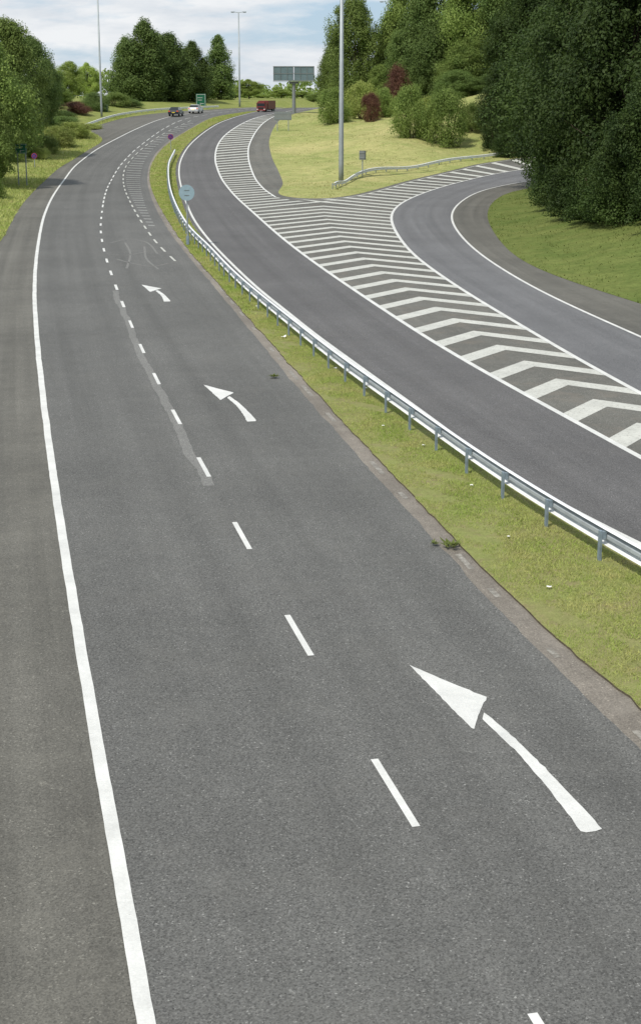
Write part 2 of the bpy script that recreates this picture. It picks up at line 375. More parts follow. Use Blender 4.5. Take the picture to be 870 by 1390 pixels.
for q in np.arange(a[0],plen(lane2)-6,2.9):
    c=cut(lane2,q,q+.65,.5); f=c[-1]-c[0]; f/=np.linalg.norm(f); r=np.array([f[1],-f[0]]); d=(r-.5*f); d/=np.linalg.norm(d)
    P1=c[0]+r*.3;P2=P1+f*.65; Q1=cast(P1,d,bi,9,.2);Q2=cast(P2,d,bi,9,.2)
    if Q1 is not None and Q2 is not None: D_.append(bar(P1,P2,Q1,Q2,3))
if D_: mark('hatching_marking',D_,M_faint,'worn white hatching where the lane begins')
# chevrons
tm=tang(mainR); mid=[]
for i in range(len(mainR)):
    if mainR[i][1]>128: break
    Q=cast(mainR[i],np.array([tm[i][1],-tm[i][0]]),slipL,25)
    if Q is not None: mid.append((mainR[i]+Q)/2)
mid=smooth_poly(np.array(mid),2,1.0); sl=plen(mid); D_=[]
wl=1.15; per=3.4; kb=1.15
q=.5
mr=offs(mainR,.1); slo=offs(slipL,-.1); last={-1:None,1:None}
while q<sl-1.3:
    c=cut(mid,q,q+wl,wl/4); f=c[-1]-c[0]; f/=np.linalg.norm(f); r=np.array([f[1],-f[0]])
    for sgn,tg in ((-1,mr),(1,slo)):
        d=-kb*f+sgn*r; d/=np.linalg.norm(d)
        Q1=cast(c[0],d,tg);Q2=cast(c[-1],d,tg)
        if Q1 is not None and Q2 is not None: D_.append(bar(c[0],c[-1],Q1,Q2)); last[sgn]=Q1
    q+=per
mend=mid[-1]
nosep=np.array([W(374,268.5),W(400,273),W(440,274),W(480,269.5)])
IL=np.vstack([goreI,nosep[1:],mend[None]])
_,a=dist_poly([W(400,270)],goreB); GR=cut(goreB,a[0],plen(goreB)-40,1.); GR=offs(GR,.8)
IR=np.vstack([mend[None],GR])
for sgn,tg,inner in ((-1,mr,IL),(1,slo,IR)):
    _,s_=dist_poly([last[sgn]],tg); q=s_[0]+per
    while q<plen(tg)-8:
        c=cut(tg,q,q+wl*(1 if sgn>0 else .85),1); f=c[-1]-c[0]; f/=np.linalg.norm(f); r=np.array([f[1],-f[0]])
        kk_=kb-.45*min(1,(q-s_[0])/30)
        d=kk_*f-sgn*r; d/=np.linalg.norm(d)
        Q1=cast(c[0],d,inner,20,.3);Q2=cast(c[-1],d,inner,20,.3)
        if Q1 is not None and Q2 is not None and np.linalg.norm(Q1-Q2)<4: D_.append(bar(c[0],c[-1],Q1,Q2,5))
        q+=per*(1 if sgn>0 else .9)
mark('edge_line_marking',[ribbon_vf(GR,.16,.002)],M_hatch,'white line along the embankment edge of the hatching')
mark('chevron_marking',D_,M_hatch,'worn white chevron hatching on the gore')
# arrows
hd=[(555,904),(606,926),(661,948),(654,961),(648,977),(643,993),(615,965),(585,934)]
sh=[(657,969),(667,976),(700,1005),(740,1044),(776,1082),(801,1108),(819,1129),(790,1133),(767,1101),(738,1064),(703,1024),(675,997),(655,978)]
AW=np.array([W(*p) for p in hd+sh]); tip=AW[0]; tail=(W(819,1129)+W(790,1133))/2
def arrow(tp,tq,sd):
    A=W(*tp);B=W(*tq); z0=complex(*(tail-tip)); z1=complex(*(B-A)); k_=z1/z0; k_=k_/abs(k_)*min(abs(k_),1.25)
    P=np.array([A+np.array([(complex(*(a-tip))*k_).real,(complex(*(a-tip))*k_).imag]) for a in AW]); r2=np.random.default_rng(sd)
    L=[]
    for Q in (P[:len(hd)],P[len(hd):]):
        Q=resample(np.vstack([Q,Q[:1]]),.12)[:-1]; Q=Q+r2.normal(0,.005,Q.shape)
        v,e,f,*_=delaunay_2d_cdt([Vector(p) for p in Q],[],[list(range(len(Q)))],1,1e-5)
        v=np.array([tuple(x) for x in v]); L.append((np.c_[v,g(v[:,1])+moff(v[:,1])],[tuple(t) for t in f]))
    struct(mk('road_arrow_marking',*merge(L),M_paint),'white curved lane deflection arrow painted on asphalt','road marking')
arrow((555,904),(804,1131),1); arrow((276,523),(342,573),2); arrow((192,387),(227,410),3)
D_=[];q=4.;we=offs(brown0,.2)
while q<110:
    l=random.uniform(.4,1.8); D_.append(ribbon_vf(cut(we,q,q+l),.12)); q+=l+random.uniform(.8,5)
mark('edge_line_marking',D_,M_worn,'faded remains of a white edge line')
_,a=dist_poly([W(290,660),W(160,395)],laneL); rp=wig(cut(laneL,a[0],a[1],1.),.03,.4,6)
struct(mk('road_patch',*ribbon_vf(offs(rp,-.12),.26,-.003),M_patch),'pale narrow repair strip in the asphalt','road')
D_=[]
for P in ([(150,330),(175,325),(200,330),(214,345)],[(158,352),(180,358),(207,362),(228,358)],[(170,330),(177,345),(172,365)],[(196,335),(199,352),(215,366)],[(145,345),(170,347),(195,343)]):
    D_.append(ribbon_vf(resample(cat([W(*p) for p in P]),.5),.12,-.002))
struct(mk('road_patch',*merge(D_),M_patch),'thin sealed cracks in the asphalt','road')
# ------------------------------------------------------------ grass blades
def patch(q):
    x,y=q[:,0],q[:,1]
    return np.sin(x*1.9+y*.7+2*np.sin(y*.31))+np.sin(y*1.13-x*2.3+1.3)+.8*np.sin(y*2.9+x*3.1)+.6*np.sin(x*7+y*5.3)
def blades(name,poly,n,dlo,dhi,zf,h,w,mat,label,power=1.,bare=None):
    poly=np.asarray(poly); m=poly[(poly[:,1]>dlo-5)&(poly[:,1]<dhi+5)]; mn=m.min(0);mx=m.max(0); out=[]
    tot=0
    while tot<n:
        q=np.c_[rng.uniform(mn[0],mx[0],n*2),dlo+(dhi-dlo)*rng.random(n*2)**power]; q=q[inside(q,poly)]
        if bare is not None: q=q[patch(q)+rng.normal(0,.45,len(q))<bare]
        out.append(q); tot+=len(q)
        if len(out)>40: break
    q=np.vstack(out)[:n]; z=zf(q); n=len(q); a=rng.uniform(0,2*np.pi,n); hh=rng.uniform(.5,1.3,n)*h; ww=w*rng.uniform(.7,1.4,n)
    base=np.c_[q,z-.01]; dx=np.c_[np.cos(a),np.sin(a),np.zeros(n)]*ww[:,None]; lean=np.c_[rng.normal(0,.6,n),rng.normal(0,.6,n),np.ones(n)]*hh[:,None]
    V=np.stack([base-dx,base+dx,base+lean],1).reshape(-1,3); Fc=np.arange(3*n).reshape(-1,3)
    o=mk(name,V,Fc,mat); o['kind']='stuff'; o['label']=label; o['category']='grass'; return o
blades('grass_blades',medpoly,125000,12,60,medz,.055,.008,M_blade,'short rough grass on the central reservation',1.2,1.25)
blades('grass_blades',medpoly,34000,60,150,medz,.09,.02,M_blade,'short rough grass on the central reservation',1.,1.6)
blades('grass_blades',medpoly,16000,150,270,medz,.12,.035,M_blade,'short rough grass on the central reservation')
hp=np.vstack([goreB,[(60,240),(60,300),(goreB[0][0]+4,300)]])
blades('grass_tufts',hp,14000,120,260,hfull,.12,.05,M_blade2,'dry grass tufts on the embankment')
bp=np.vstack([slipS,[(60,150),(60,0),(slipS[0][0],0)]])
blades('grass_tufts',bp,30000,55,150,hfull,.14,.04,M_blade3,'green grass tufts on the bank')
lp=np.vstack([shL,[(-60,300),(-60,0),(shL[0][0]-1,0)]])
blades('grass_tufts',lp,20000,80,250,hfull,.25,.05,M_blade,'long grass on the verge')
# ------------------------------------------------------------ tubes / boxes
def tube(P,R,seg=8,cap=True):
    P=np.asarray(P,float); n=len(P); V=[];Fc=[]
    for i in range(n):
        t=P[min(i+1,n-1)]-P[max(i-1,0)]; t/=np.linalg.norm(t)+1e-9
        u=np.cross(t,[0,1,0] if abs(t[1])<.9 else [1,0,0]); u/=np.linalg.norm(u); w=np.cross(t,u)
        for j in range(seg):
            a=2*np.pi*j/seg; V.append(P[i]+(u*np.cos(a)+w*np.sin(a))*R[i])
    for i in range(n-1):
        for j in range(seg): Fc.append((i*seg+j,i*seg+(j+1)%seg,(i+1)*seg+(j+1)%seg,(i+1)*seg+j))
    if cap: Fc.append(tuple(range(seg))[::-1]); Fc.append(tuple((n-1)*seg+j for j in range(seg)))
    return np.array(V),Fc
def box(c,s,bev=.0):
    x,y,z=s[0]/2,s[1]/2,s[2]/2; V=[]; b=min(bev,x*.8,y*.8)
    pts=[(-x+b,-y),(x-b,-y),(x,-y+b),(x,y-b),(x-b,y),(-x+b,y),(-x,y-b),(-x,-y+b)] if b>0 else [(-x,-y),(x,-y),(x,y),(-x,y)]
    n=len(pts)
    for zz in (-z,z):
        for p in pts: V.append((c[0]+p[0],c[1]+p[1],c[2]+zz))
    Fc=[(i,(i+1)%n,n+(i+1)%n,n+i) for i in range(n)]+[tuple(range(n))[::-1],tuple(range(n,2*n))]
    return np.array(V),Fc
def disc(c,r,th,seg=28,axis='y'):
    P=[np.array(c,float)-np.array([0,th/2,0]),np.array(c,float)+np.array([0,th/2,0])] if axis=='y' else [np.array(c,float)-np.array([th/2,0,0]),np.array(c,float)+np.array([th/2,0,0])]
    return tube(P,[r,r],seg)
# ------------------------------------------------------------ trees
def prof(kind,t):
    if kind=='broad': return np.sin(np.pi*np.clip(t,0,1)**.72)**.6
    if kind=='full': return np.minimum(1,.6+t*1.6)*np.sqrt(np.clip(1-t**2.6,0,1))
    if kind=='column': return np.minimum(1,.7+t*1.6)*np.clip(1-t**2.2,0,1)**.7
    if kind=='cone': return np.minimum(1,.6+t*4)*np.clip(1-t,0,1)**.55
    return np.sqrt(np.clip(1-t**2.2,0,1))*np.minimum(1,.75+t)
def make_tree(kind,R,Hh,z0,ncl,nl,leaf,seed,csz=.2,sq=.9):
    r_=np.random.default_rng(seed)
    t=r_.random(ncl)**.95; an=r_.uniform(0,2*np.pi,ncl)
    lump=1+.18*np.sin(3*an+seed+5*t)+.13*np.sin(5*an-2*seed+9*t)
    rad=R*prof(kind,t)*(.2+.72*np.sqrt(r_.random(ncl)))*lump
    C=np.c_[rad*np.cos(an),rad*np.sin(an),z0+(Hh-z0)*(t*.96)]
    cr=R*csz*r_.uniform(.4,1.4,ncl)*(.5+.5*prof(kind,t))
    cr=np.minimum(cr,1.8)
    w_=cr**1.6; w_/=w_.sum(); m=ncl*nl; ci=r_.choice(ncl,m,p=w_)
    d=r_.normal(size=(m,3)); d/=np.linalg.norm(d,axis=1)[:,None]
    P=C[ci]+d*(cr[ci]*(.3+.9*r_.random(m)**.7))[:,None]*np.array([1,1,sq]); P[:,2]=np.maximum(P[:,2],.05)
    nrm=d+r_.normal(size=(m,3))*.5+np.array([0,0,.45]); nrm/=np.linalg.norm(nrm,axis=1)[:,None]
    a=np.cross(nrm,r_.normal(size=(m,3))); a/=np.linalg.norm(a,axis=1)[:,None]; b=np.cross(nrm,a)
    s=leaf*r_.uniform(.6,1.35,m)[:,None]
    V=np.stack([P+a*s,P+b*s*.6,P-a*s,P-b*s*.6],1).reshape(-1,3)
    Fc=np.arange(4*m).reshape(-1,4)
    parts=[]; tr=max(.08,Hh*.018)
    top=np.array([r_.normal(0,.2),r_.normal(0,.2),Hh*.85])
    if kind=='bush':
        for _ in range(6):
            c=C[r_.integers(ncl)]; parts.append(tube([(0,0,-.2),c*.5,c],[.06,.045,.02],6))
    else:
        parts.append(tube([(0,0,-.4),(0,0,.4),top*.35+np.array([.1,0,0]),top*.7,top],[tr*1.5,tr*1.1,tr*.8,tr*.45,tr*.12],9))
        for _ in range(14):
            j=r_.integers(ncl); c=C[j]; hs=max(z0*.8,c[2]*.55); st=np.array([0,0,hs])
            parts.append(tube([st,(st+c)/2+np.array([0,0,-.2]),c],[tr*.4,tr*.25,tr*.07],6))
    tv,tf=merge(parts)
    to=mk('trunk',tv,tf,M_bark,smooth=True); co=mk('crown',V,Fc,L_mid)
    tm_,cm=to.data,co.data; bpy.data.objects.remove(to); bpy.data.objects.remove(co)
    return dict(t=tm_,c=cm,R=R,H=Hh)
TR={'broad':[make_tree('broad',5,14,2,180,230,.13,s,.24) for s in (1,2)],
    'full':[make_tree('full',6,16,.6,280,250,.13,s,.23) for s in (3,4,5)],
    'column':[make_tree('column',3.4,15,.3,210,190,.13,s,.34,1.25) for s in (6,7,12)],
    'cone':[make_tree('cone',3,14,.3,170,190,.13,8,.34,1.2)],
    'bush':[make_tree('bush',2.5,3.6,.2,100,190,.065,s,.27) for s in (9,10,11)]}
cnt=[0]
def put(kind,X,D,w,h,mat,label=None,z=None,group=None):
    v=TR[kind][cnt[0]%len(TR[kind])]; cnt[0]+=1
    z=hz(X,D) if z is None else z
    nm='bush' if kind=='bush' else 'tree'
    e=empty(nm,(X,D,z-.05),random.uniform(0,6.28),(w/2/v['R'],w/2/v['R'],h/v['H']))
    for part,me in (('trunk',v['t']),('crown',v['c'])):
        o=bpy.data.objects.new(part,me); col.objects.link(o); o.parent=e
        if part=='crown': o.material_slots[0].link='OBJECT'; o.material_slots[0].material=mat
    thing(e,label or ('leafy green shrub on the grass verge' if nm=='bush' else 'tall green broadleaf tree beside the road'),nm,group or ('roadside '+nm+('es' if nm=='bush' else 's')))
def solve_base(px,by):
    D=np.arange(60,420,1.); X=np.zeros(len(D))
    for _ in range(3):
        z=hfull(np.c_[X,D]); X=(px-CX)/F*(D*CP+(H-z)*SP)
    k_=np.nonzero(proj(X,D,z)[1]<=by)[0]
    return float(D[k_[0]]) if len(k_) else 300.
def at(kind,px,top,wpx,mat,D=None,by=None,label=None,group=None):
    if D is None: D=solve_base(px,by)
    z=6.
    for _ in range(3):
        c=D*CP+(H-z)*SP; X=(px-CX)/F*c; z=hz(X,D)
    v=(top-CY)/F; zt=H-D*(T+v)/(1-v*T)
    put(kind,X,D,wpx*c/F*1.02,max(.8,(zt-z)*1.03),mat,label,z,group)
lt='tall mid-green tree on the verge behind shrubs'
at('full',-34,25,150,L_mid,D=150,label=lt); at('full',12,26,105,L_mid,D=183,label=lt); at('full',46,50,74,L_deep,D=210,label=lt)
at('broad',-4,135,66,L_mid,D=145,label='low spreading tree beside the shoulder'); at('broad',66,82,44,L_deep,D=240)
at('broad',96,84,46,L_light,D=290,label='pale green young tree'); at('broad',120,86,36,L_light,D=305,label='pale green young tree'); at('full',76,112,44,L_mid,D=262)
for px,D,top,w,m in ((100,210,166,58,L_yel),(78,198,172,54,L_yel),(60,190,184,44,L_mid),(124,226,168,38,L_yel),(6,178,190,60,L_mid),(52,184,200,34,L_yel),(-20,132,215,60,L_mid),(86,222,158,50,L_deep)):
    at('bush',px,top,w,m,D=D,label='yellow-green shrub in long grass' if m==L_yel else 'mid-green shrub in long grass')
for px,D,top,w,m in ((105,245,138,44,L_red),(130,255,126,44,L_deep),(158,268,126,44,L_mid),(178,272,134,34,L_deep),(85,235,150,40,L_deep)):
    at('bush',px,top,w,m,D=D,label='copper-leaved shrub beside the road' if m==L_red else 'dark green shrub by the barrier')
dg='dark poplar-like tree in a dense group'
for px,D,top,w in ((172,300,52,50),(198,298,28,66),(230,305,46,62),(262,312,57,50),(214,322,48,60),(186,325,60,50),(246,325,66,50)):
    at('column',px,top,w,L_deep,D=D,label=dg,group='dense group of dark trees')
at('full',205,84,96,L_deep,D=312,label=dg); at('full',250,88,70,L_deep,D=318,label=dg)
at('cone',297,48,48,L_deep,D=332,label='narrow conical dark tree'); at('broad',280,108,34,L_deep,D=345)
for px,D,top,w,m in ((338,400,108,38,L_light),(320,410,122,34,L_light),(382,430,121,34,L_light),(410,440,124,40,L_light),(432,400,126,34,L_mid),(357,440,128,34,L_light),(305,400,128,34,L_mid)):
    at('broad',px,top,w,m,D=D,label='pale green distant tree')
at('full',481,-4,84,L_mid,D=266,label='tall airy mid-green tree on the embankment'); at('broad',450,62,42,L_mid,D=290); at('cone',527,16,50,L_mid,D=268)
for px,D,top,w,m in ((555,268,-40,84,L_mid),(600,262,-60,110,L_deep),(650,256,-60,110,L_mid),(705,250,-80,120,L_deep),(545,262,40,60,L_deep),(590,258,30,80,L_deep),(640,250,50,84,L_mid),(517,262,88,44,L_mid),(620,244,95,64,L_deep),(665,240,100,60,L_deep)):
    at('full',px,top,w,m,D=D,label='dense green tree on the embankment')
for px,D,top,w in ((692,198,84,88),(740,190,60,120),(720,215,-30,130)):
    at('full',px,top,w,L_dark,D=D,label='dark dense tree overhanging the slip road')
for px,by,top,w,m in ((490,162,112,48,L_yel),(452,168,120,46,L_mid),(503,166,127,30,L_red),(536,154,90,40,L_red),(558,188,117,56,L_mid),(604,200,122,64,L_mid),(580,176,132,40,L_yel),(672,205,160,44,L_dark),(470,158,140,36,L_mid),(642,182,140,40,L_mid),(520,160,120,40,L_mid),(690,214,180,50,L_dark)):
    at('bush',px,top,w,m,by=by,label={L_red:'copper-leaved shrub on the embankment',L_yel:'bright yellow-green rounded shrub'}.get(m,'dense rounded shrub on the dry grass slope'))
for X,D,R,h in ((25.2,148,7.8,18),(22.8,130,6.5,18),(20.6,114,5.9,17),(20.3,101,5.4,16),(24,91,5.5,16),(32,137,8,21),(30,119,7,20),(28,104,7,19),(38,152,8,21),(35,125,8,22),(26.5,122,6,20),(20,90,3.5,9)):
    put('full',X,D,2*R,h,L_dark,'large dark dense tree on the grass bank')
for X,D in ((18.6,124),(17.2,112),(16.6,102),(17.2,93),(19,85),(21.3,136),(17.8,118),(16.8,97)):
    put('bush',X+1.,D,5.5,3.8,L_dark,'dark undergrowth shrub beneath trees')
# far woodland
r_=np.random.default_rng(77); n=1500
Xc=r_.uniform(-330,420,n); Dc=r_.uniform(470,520,n); hh=r_.random(n)*(5.5+2*np.sin(Xc*.05)+1.5*np.sin(Xc*.17+1)); C=np.c_[Xc,Dc,hfull(np.c_[Xc,Dc])+hh]
m=n*40; ci=np.repeat(np.arange(n),40); d=r_.normal(size=(m,3)); d/=np.linalg.norm(d,axis=1)[:,None]; P=C[ci]+d*1.6
nr=d+r_.normal(size=(m,3))*.5; nr/=np.linalg.norm(nr,axis=1)[:,None]; a=np.cross(nr,r_.normal(size=(m,3))); a/=np.linalg.norm(a,axis=1)[:,None]; b=np.cross(nr,a)
o=mk('far_woodland',np.stack([P+a*.5,P+b*.35,P-a*.5,P-b*.35],1).reshape(-1,3),np.arange(4*m).reshape(-1,4),L_mid); o['kind']='stuff'; o['label']='distant belt of green trees along the horizon'; o['category']='trees'
# ------------------------------------------------------------ crash barriers
def barrier(P,side,label,spacing=2.4,zf=None,start=0):
    zf=zf or (lambda V:g(V[:,1])+.1)
    s=plen(P); q=np.arange(start,s,spacing); pts=np.array([cut(P,a,a+.01)[0] for a in q]); z=zf(pts)
    e=empty('crash_barrier',(pts[0][0],pts[0][1],z[0])); o0=np.array([pts[0][0],pts[0][1],z[0]])
    thing(e,label,'crash barrier','steel crash barriers')
    pv,pf=merge([box((0,0,.28),(.048,.09,.62)),box((.025*side,.04,.28),(.045,.01,.6)),box((.07*side,0,.5),(.08,.08,.14))])
    me=None
    for i in range(min(len(pts),100)):
        tg=cut(P,max(0,q[i]-.3),q[i]+.3); dv=tg[-1]-tg[0]; an=math.atan2(dv[1],dv[0])-math.pi/2
        if me is None: o=mk('post',pv,pf,M_post,e); me=o.data
        else: o=bpy.data.objects.new('post',me); col.objects.link(o); o.parent=e
        o.location=(pts[i][0]-o0[0],pts[i][1]-o0[1],z[i]-o0[2]); o.rotation_euler=(0,0,an)
    prof_=[(.10,.64),(.15,.645),(.20,.63),(.215,.58),(.14,.52),(.135,.46),(.21,.41),(.21,.36),(.16,.335),(.11,.33)]
    nf=len(prof_)
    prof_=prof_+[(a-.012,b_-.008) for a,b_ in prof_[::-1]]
    R=cut(P,0,s,.8); zz=zf(R); V=[];n=len(R);k2=len(prof_); rr=tang(R); rn=np.c_[rr[:,1],-rr[:,0]]*side
    for i in range(n):
        for a,b_ in prof_: V.append((R[i][0]+rn[i][0]*a-o0[0],R[i][1]+rn[i][1]*a-o0[1],zz[i]+b_-.03-o0[2]))
    Fc=[];mi=[]
    for i in range(n-1):
        for j in range(k2):
            Fc.append((i*k2+j,i*k2+(j+1)%k2,(i+1)*k2+(j+1)%k2,(i+1)*k2+j)); mi.append(0 if (j<nf or j>=k2-2) else 1)  # lit tone on face and top lip, shaded tone on the back
    o=mk('rail',V,Fc,M_galv,e); o.data.materials.append(M_galv_shade); o.data.polygons.foreach_set('material_index',mi)
bar_=curve([(868,802),(792,757),(727,715),(672,677),(625,644),(581,607),(548,583),(516,559),(468,523),(424,487),(390,457),(350,423),(310,385),(280,350),(256,325),(240,298),(230,270),(227,248),(228,228),(236,211)],8,0,3)
barrier(bar_,1,'long galvanised crash barrier on blue-grey posts in grass')
b2=curve([(474,260),(500,247),(560,236),(610,227),(660,219),(720,211)],0,0,2)
def zb2(V): return hfull(V)-.08
b2=offs(b2,-1.6)
barrier(b2,1,'galvanised crash barrier at the foot of the embankment',2.6,zb2)
b3=curve([(120,175),(158,162),(205,154),(250,150.5)],0,20,2)
barrier(offs(b3,-1.0),1,'pale crash barrier on the outside of the bend',3.2,zb2)
# ------------------------------------------------------------ lamp posts
def mast(X,D,h,r,label):
    z=hz(X,D); e=empty('street_lamp',(X,D,z)); thing(e,label,'street lamp','tall road lighting masts')
    mk('pole',*merge([tube([(0,0,-.3),(0,0,1.6),(0,0,h)],[r*1.02,r,r*.6],14)]),M_pole,e,True)
    mk('arm',*merge([tube([(-.9,0,h+.1),(0,0,h),(.9,0,h+.1)],[.05,.07,.05],8)]),M_pole,e)
    for s_ in (-1,1):
        mk('lamp_head',*merge([box((s_*1.15,0,h+.1),(.75,.36,.16),.1),box((s_*1.2,0,h-.01),(.5,.28,.07),.05)]),M_pole,e)
def pxX(px,D,z): return (px-CX)/F*(D*CP+(H-z)*SP)
Dm=solve_base(463,247); mast(pxX(463,Dm,.8),Dm,26,.25,'tall thick grey lighting mast on the grass embankment')
mast(pxX(138,245,6),245,22,.17,'tall slim grey lighting mast behind shrubs')
D=310; zt=H-D*(T+(17-CY)/F)/(1-(17-CY)/F*T); X=pxX(325,D,12); mast(X,D,zt-hz(X,D),.19,'tall slim lighting mast with twin heads against the sky')
zt=H-D*(T+(3-CY)/F)/(1-(3-CY)/F*T); X=pxX(525,D,14); mast(X,D,zt-hz(X,D),.19,'tall slim lighting mast rising behind trees')
# ------------------------------------------------------------ signs
def sign_rect(X,D,zc,w,h,mat,posts,label,rz=0,front=None):
    z=hz(X,D); e=empty('road_sign',(X,D,z),rz); thing(e,label,'road sign')
    mk('panel',*merge([box((0,0,zc),(w,.05,h))]),mat,e)
    fr=[box((0,.045,zc+s_*h*.3),(w*.96,.04,.06)) for s_ in (-1,1)]
    if front is None: fr=[box((0,-.045,zc+s_*h*.3),(w*.96,.04,.06)) for s_ in (-1,1)]
    mk('stiffener',*merge(fr),M_pole,e)
    for px_ in posts: mk('post',*tube([(px_,.1,-.3),(px_,.1,zc+h*.4)],[.06,.06],10),M_pole,e)
    if front=='green':
        b=.05*max(w,h)
        L=[box((0,-.035,zc+h/2-b),(w-b,.012,b*.6)),box((0,-.035,zc-h/2+b),(w-b,.012,b*.6)),box((-w/2+b,-.035,zc),(b*.6,.01,h-b)),box((w/2-b,-.035,zc),(b*.6,.01,h-b))]
        mk('border',*merge(L),M_white,e)
        L=[box((-w*.08,-.036,zc+h*.22),(w*.5,.01,h*.04)),box((-w*.1,-.036,zc+h*.05),(w*.42,.01,h*.04)),box((-w*.05,-.036,zc-h*.25),(.05*w+.02,.01,h*.22)),box((w*.15,-.036,zc-h*.2),(w*.3,.01,h*.04))]
        mk('legend',*merge(L),M_white,e)
def zy(py,D): v=(py-CY)/F; return H-D*(T+v)/(1-v*T)
D=262; X=pxX(399,D,6); z=hz(X,D); sc_=D/F
e=empty('gantry_sign',(X,D,z)); thing(e,'large grey message sign on a stout post seen from behind','road sign')
zt,zb=zy(90,D)-z,zy(110,D)-z; w=54*sc_
mk('panel',*merge([box((-w/4-.03,0,(zt+zb)/2),(w/2-.12,.6,zt-zb-.1),.08),box((w/4+.03,0,(zt+zb)/2),(w/2-.12,.6,zt-zb-.1),.08)]),M_gantry,e)
mk('frame',*merge([box((0,-.33,zt-.05),(w,.08,.1)),box((0,-.33,(zt+zb)/2),(w,.06,.08)),box((0,-.33,zb+.05),(w,.08,.1)),box((0,-.1,zb-.12),(w*1.0,.9,.06))]+[box((x*w,-.36,(zt+zb)/2),(.06,.06,zt-zb)) for x in (-.48,-.32,-.16,0.0,.16,.32,.48)]),M_signback,e)
mk('post',*merge([tube([(0,0.1,-.3),(0,0.1,zb-.1)],[.32,.28],14),box((0,.1,zb-.3),(1.6,.5,.3))]),M_signback,e)
D=222; X=pxX(384,D,4.2); z=hz(X,D); sign_rect(X,D,zy(157.5,D)-z,23*D/F,11*D/F,M_signback,(-.8,.8),'grey-backed rectangular road sign on two posts')
D=solve_base(492,240); X=pxX(492,D,1.5); z=hz(X,D); sign_rect(X,D,zy(211,D)-z,9*D/F,12*D/F,M_signback,(0,),'small grey-backed sign on a single post beside the barrier')
P=W(255,334); z=float(g(P[1]))+.1; e=empty('road_sign',(P[0],P[1],z)); thing(e,'round grey-backed sign on a grey post in central grass','road sign')
zc=zy(262,P[1])-z
mk('panel',*merge([disc((0,0,zc),.47,.03,36)]),M_disc,e)
mk('bracket',*merge([box((0,-.025,zc+.15),(.3,.02,.03)),box((0,-.025,zc-.15),(.3,.02,.03))]),M_signback,e)
mk('post',*merge([tube([(0,.07,-.3),(0,.07,zc+.35)],[.05,.05],10)]),M_pole,e); mk('base_box',*box((0,.07,.22),(.2,.2,.5),.03),M_post,e)
def clearway(px,by,cy,r):
    D=solve_base(px,by); X=pxX(px,D,hz(0,D)); z=hz(X,D) if px<100 else float(g(D))+.1
    e=empty('road_sign',(X,D,z)); thing(e,'round clearway sign, blue with red ring and cross','road sign')
    zc=zy(cy,D)-z; mk('panel',*disc((0,0,zc),r,.03),M_red,e); mk('blue_face',*disc((0,-.02,zc),r*.82,.02),M_blue,e)
    L=[]
    for s_ in (-1,1):
        v,f=box((0,0,0),(r*1.55,.012,r*.14)); a=s_*math.pi/4; R=np.array([[math.cos(a),0,-math.sin(a)],[0,1,0],[math.sin(a),0,math.cos(a)]]); v=v@R.T+np.array([0,-.038-.004*s_,zc]); L.append((v,f))
    mk('red_cross',*merge(L),M_red,e); mk('post',*tube([(0,.05,-.3),(0,.05,zc+r*.5)],[.04,.04],10),M_pole,e)
clearway(232,206,186,.35); clearway(47,228,212,.33)
D=300; X=pxX(273,D,6.3); z=hz(X,D); sign_rect(X,D,zy(137,D)-z,13*D/F,18*D/F,M_green,(-.6,.6),'green direction sign with white border and legend',0,'green')
D=255; X=pxX(140,D,6.5); z=hz(X,D); sign_rect(X,D,zy(150,D)-z,13*D/F,15*D/F,M_green,(-.4,.4),'small green direction sign beside the barrier',0,'green')
D=150; X=pxX(30,D,1.5); z=hz(X,D); sign_rect(X,D,zy(202,D)-z,15*D/F,13*D/F,M_green,(-.4,.4),'small green sign among shrubs',0,'green')
# ------------------------------------------------------------ vehicles
def wheelset(e,pos,r,w=.22):
    for (x,y) in pos:
        o=mk('wheel',*merge([disc((0,0,0),r,w,20,'x')]),M_black,e); o.location=(x,y,r); h=mk('rim',*disc((0,0,0),r*.6,w+.02,12,'x'),M_pole,o)
def car(px,py,ang,mat,label):
    P=W(px,py); e=empty('car',(P[0],P[1],float(g(P[1]))+.0),ang); thing(e,label,'car')
    prof_=[(-2.1,.35),(-2.15,.7),(-2.05,.95),(-1.3,1.0),(1.0,.95),(1.95,.78),(2.1,.6),(2.1,.3)]
    def ext(pr,w0,w1):
        V=[];n=len(pr)
        for y,z in pr: V.append((-(w0 if z<.8 else w1),y,z))
        for y,z in pr: V.append(((w0 if z<.8 else w1),y,z))
        return np.array(V),[tuple(range(n)),tuple(range(n,2*n))[::-1]]+[((i+1)%n,i,n+i,n+(i+1)%n) for i in range(n)]
    mk('body',*ext(prof_,.88,.82),mat,e)
    def cab(b,t,z0,z1):
        V=[(-b[0],b[1],z0),(b[0],b[1],z0),(b[0],b[2],z0),(-b[0],b[2],z0),(-t[0],t[1],z1),(t[0],t[1],z1),(t[0],t[2],z1),(-t[0],t[2],z1)]
        return V,[(0,3,2,1),(4,5,6,7),(0,1,5,4),(1,2,6,5),(2,3,7,6),(3,0,4,7)]
    mk('window',*cab((.78,-1.85,1.0),(.62,-1.25,.25),.96,1.38),M_glass,e)
    mk('roof',*cab((.64,-1.28,.28),(.58,-1.15,.1),1.382,1.45),mat,e)
    for s_ in (-1,1):
        mk('tail_light',*box((s_*.68,-2.13,.82),(.28,.06,.18)),M_lamp,e); mk('headlight',*box((s_*.65,2.05,.68),(.3,.08,.14)),M_lens,e)
    mk('number_plate',*box((0,-2.17,.62),(.5,.03,.11)),M_yplate,e); mk('bumper',*box((0,-2.15,.45),(1.7,.12,.2),.04),mat,e)
    wheelset(e,((-.78,-1.3),(.78,-1.3),(-.78,1.3),(.78,1.3)),.32)
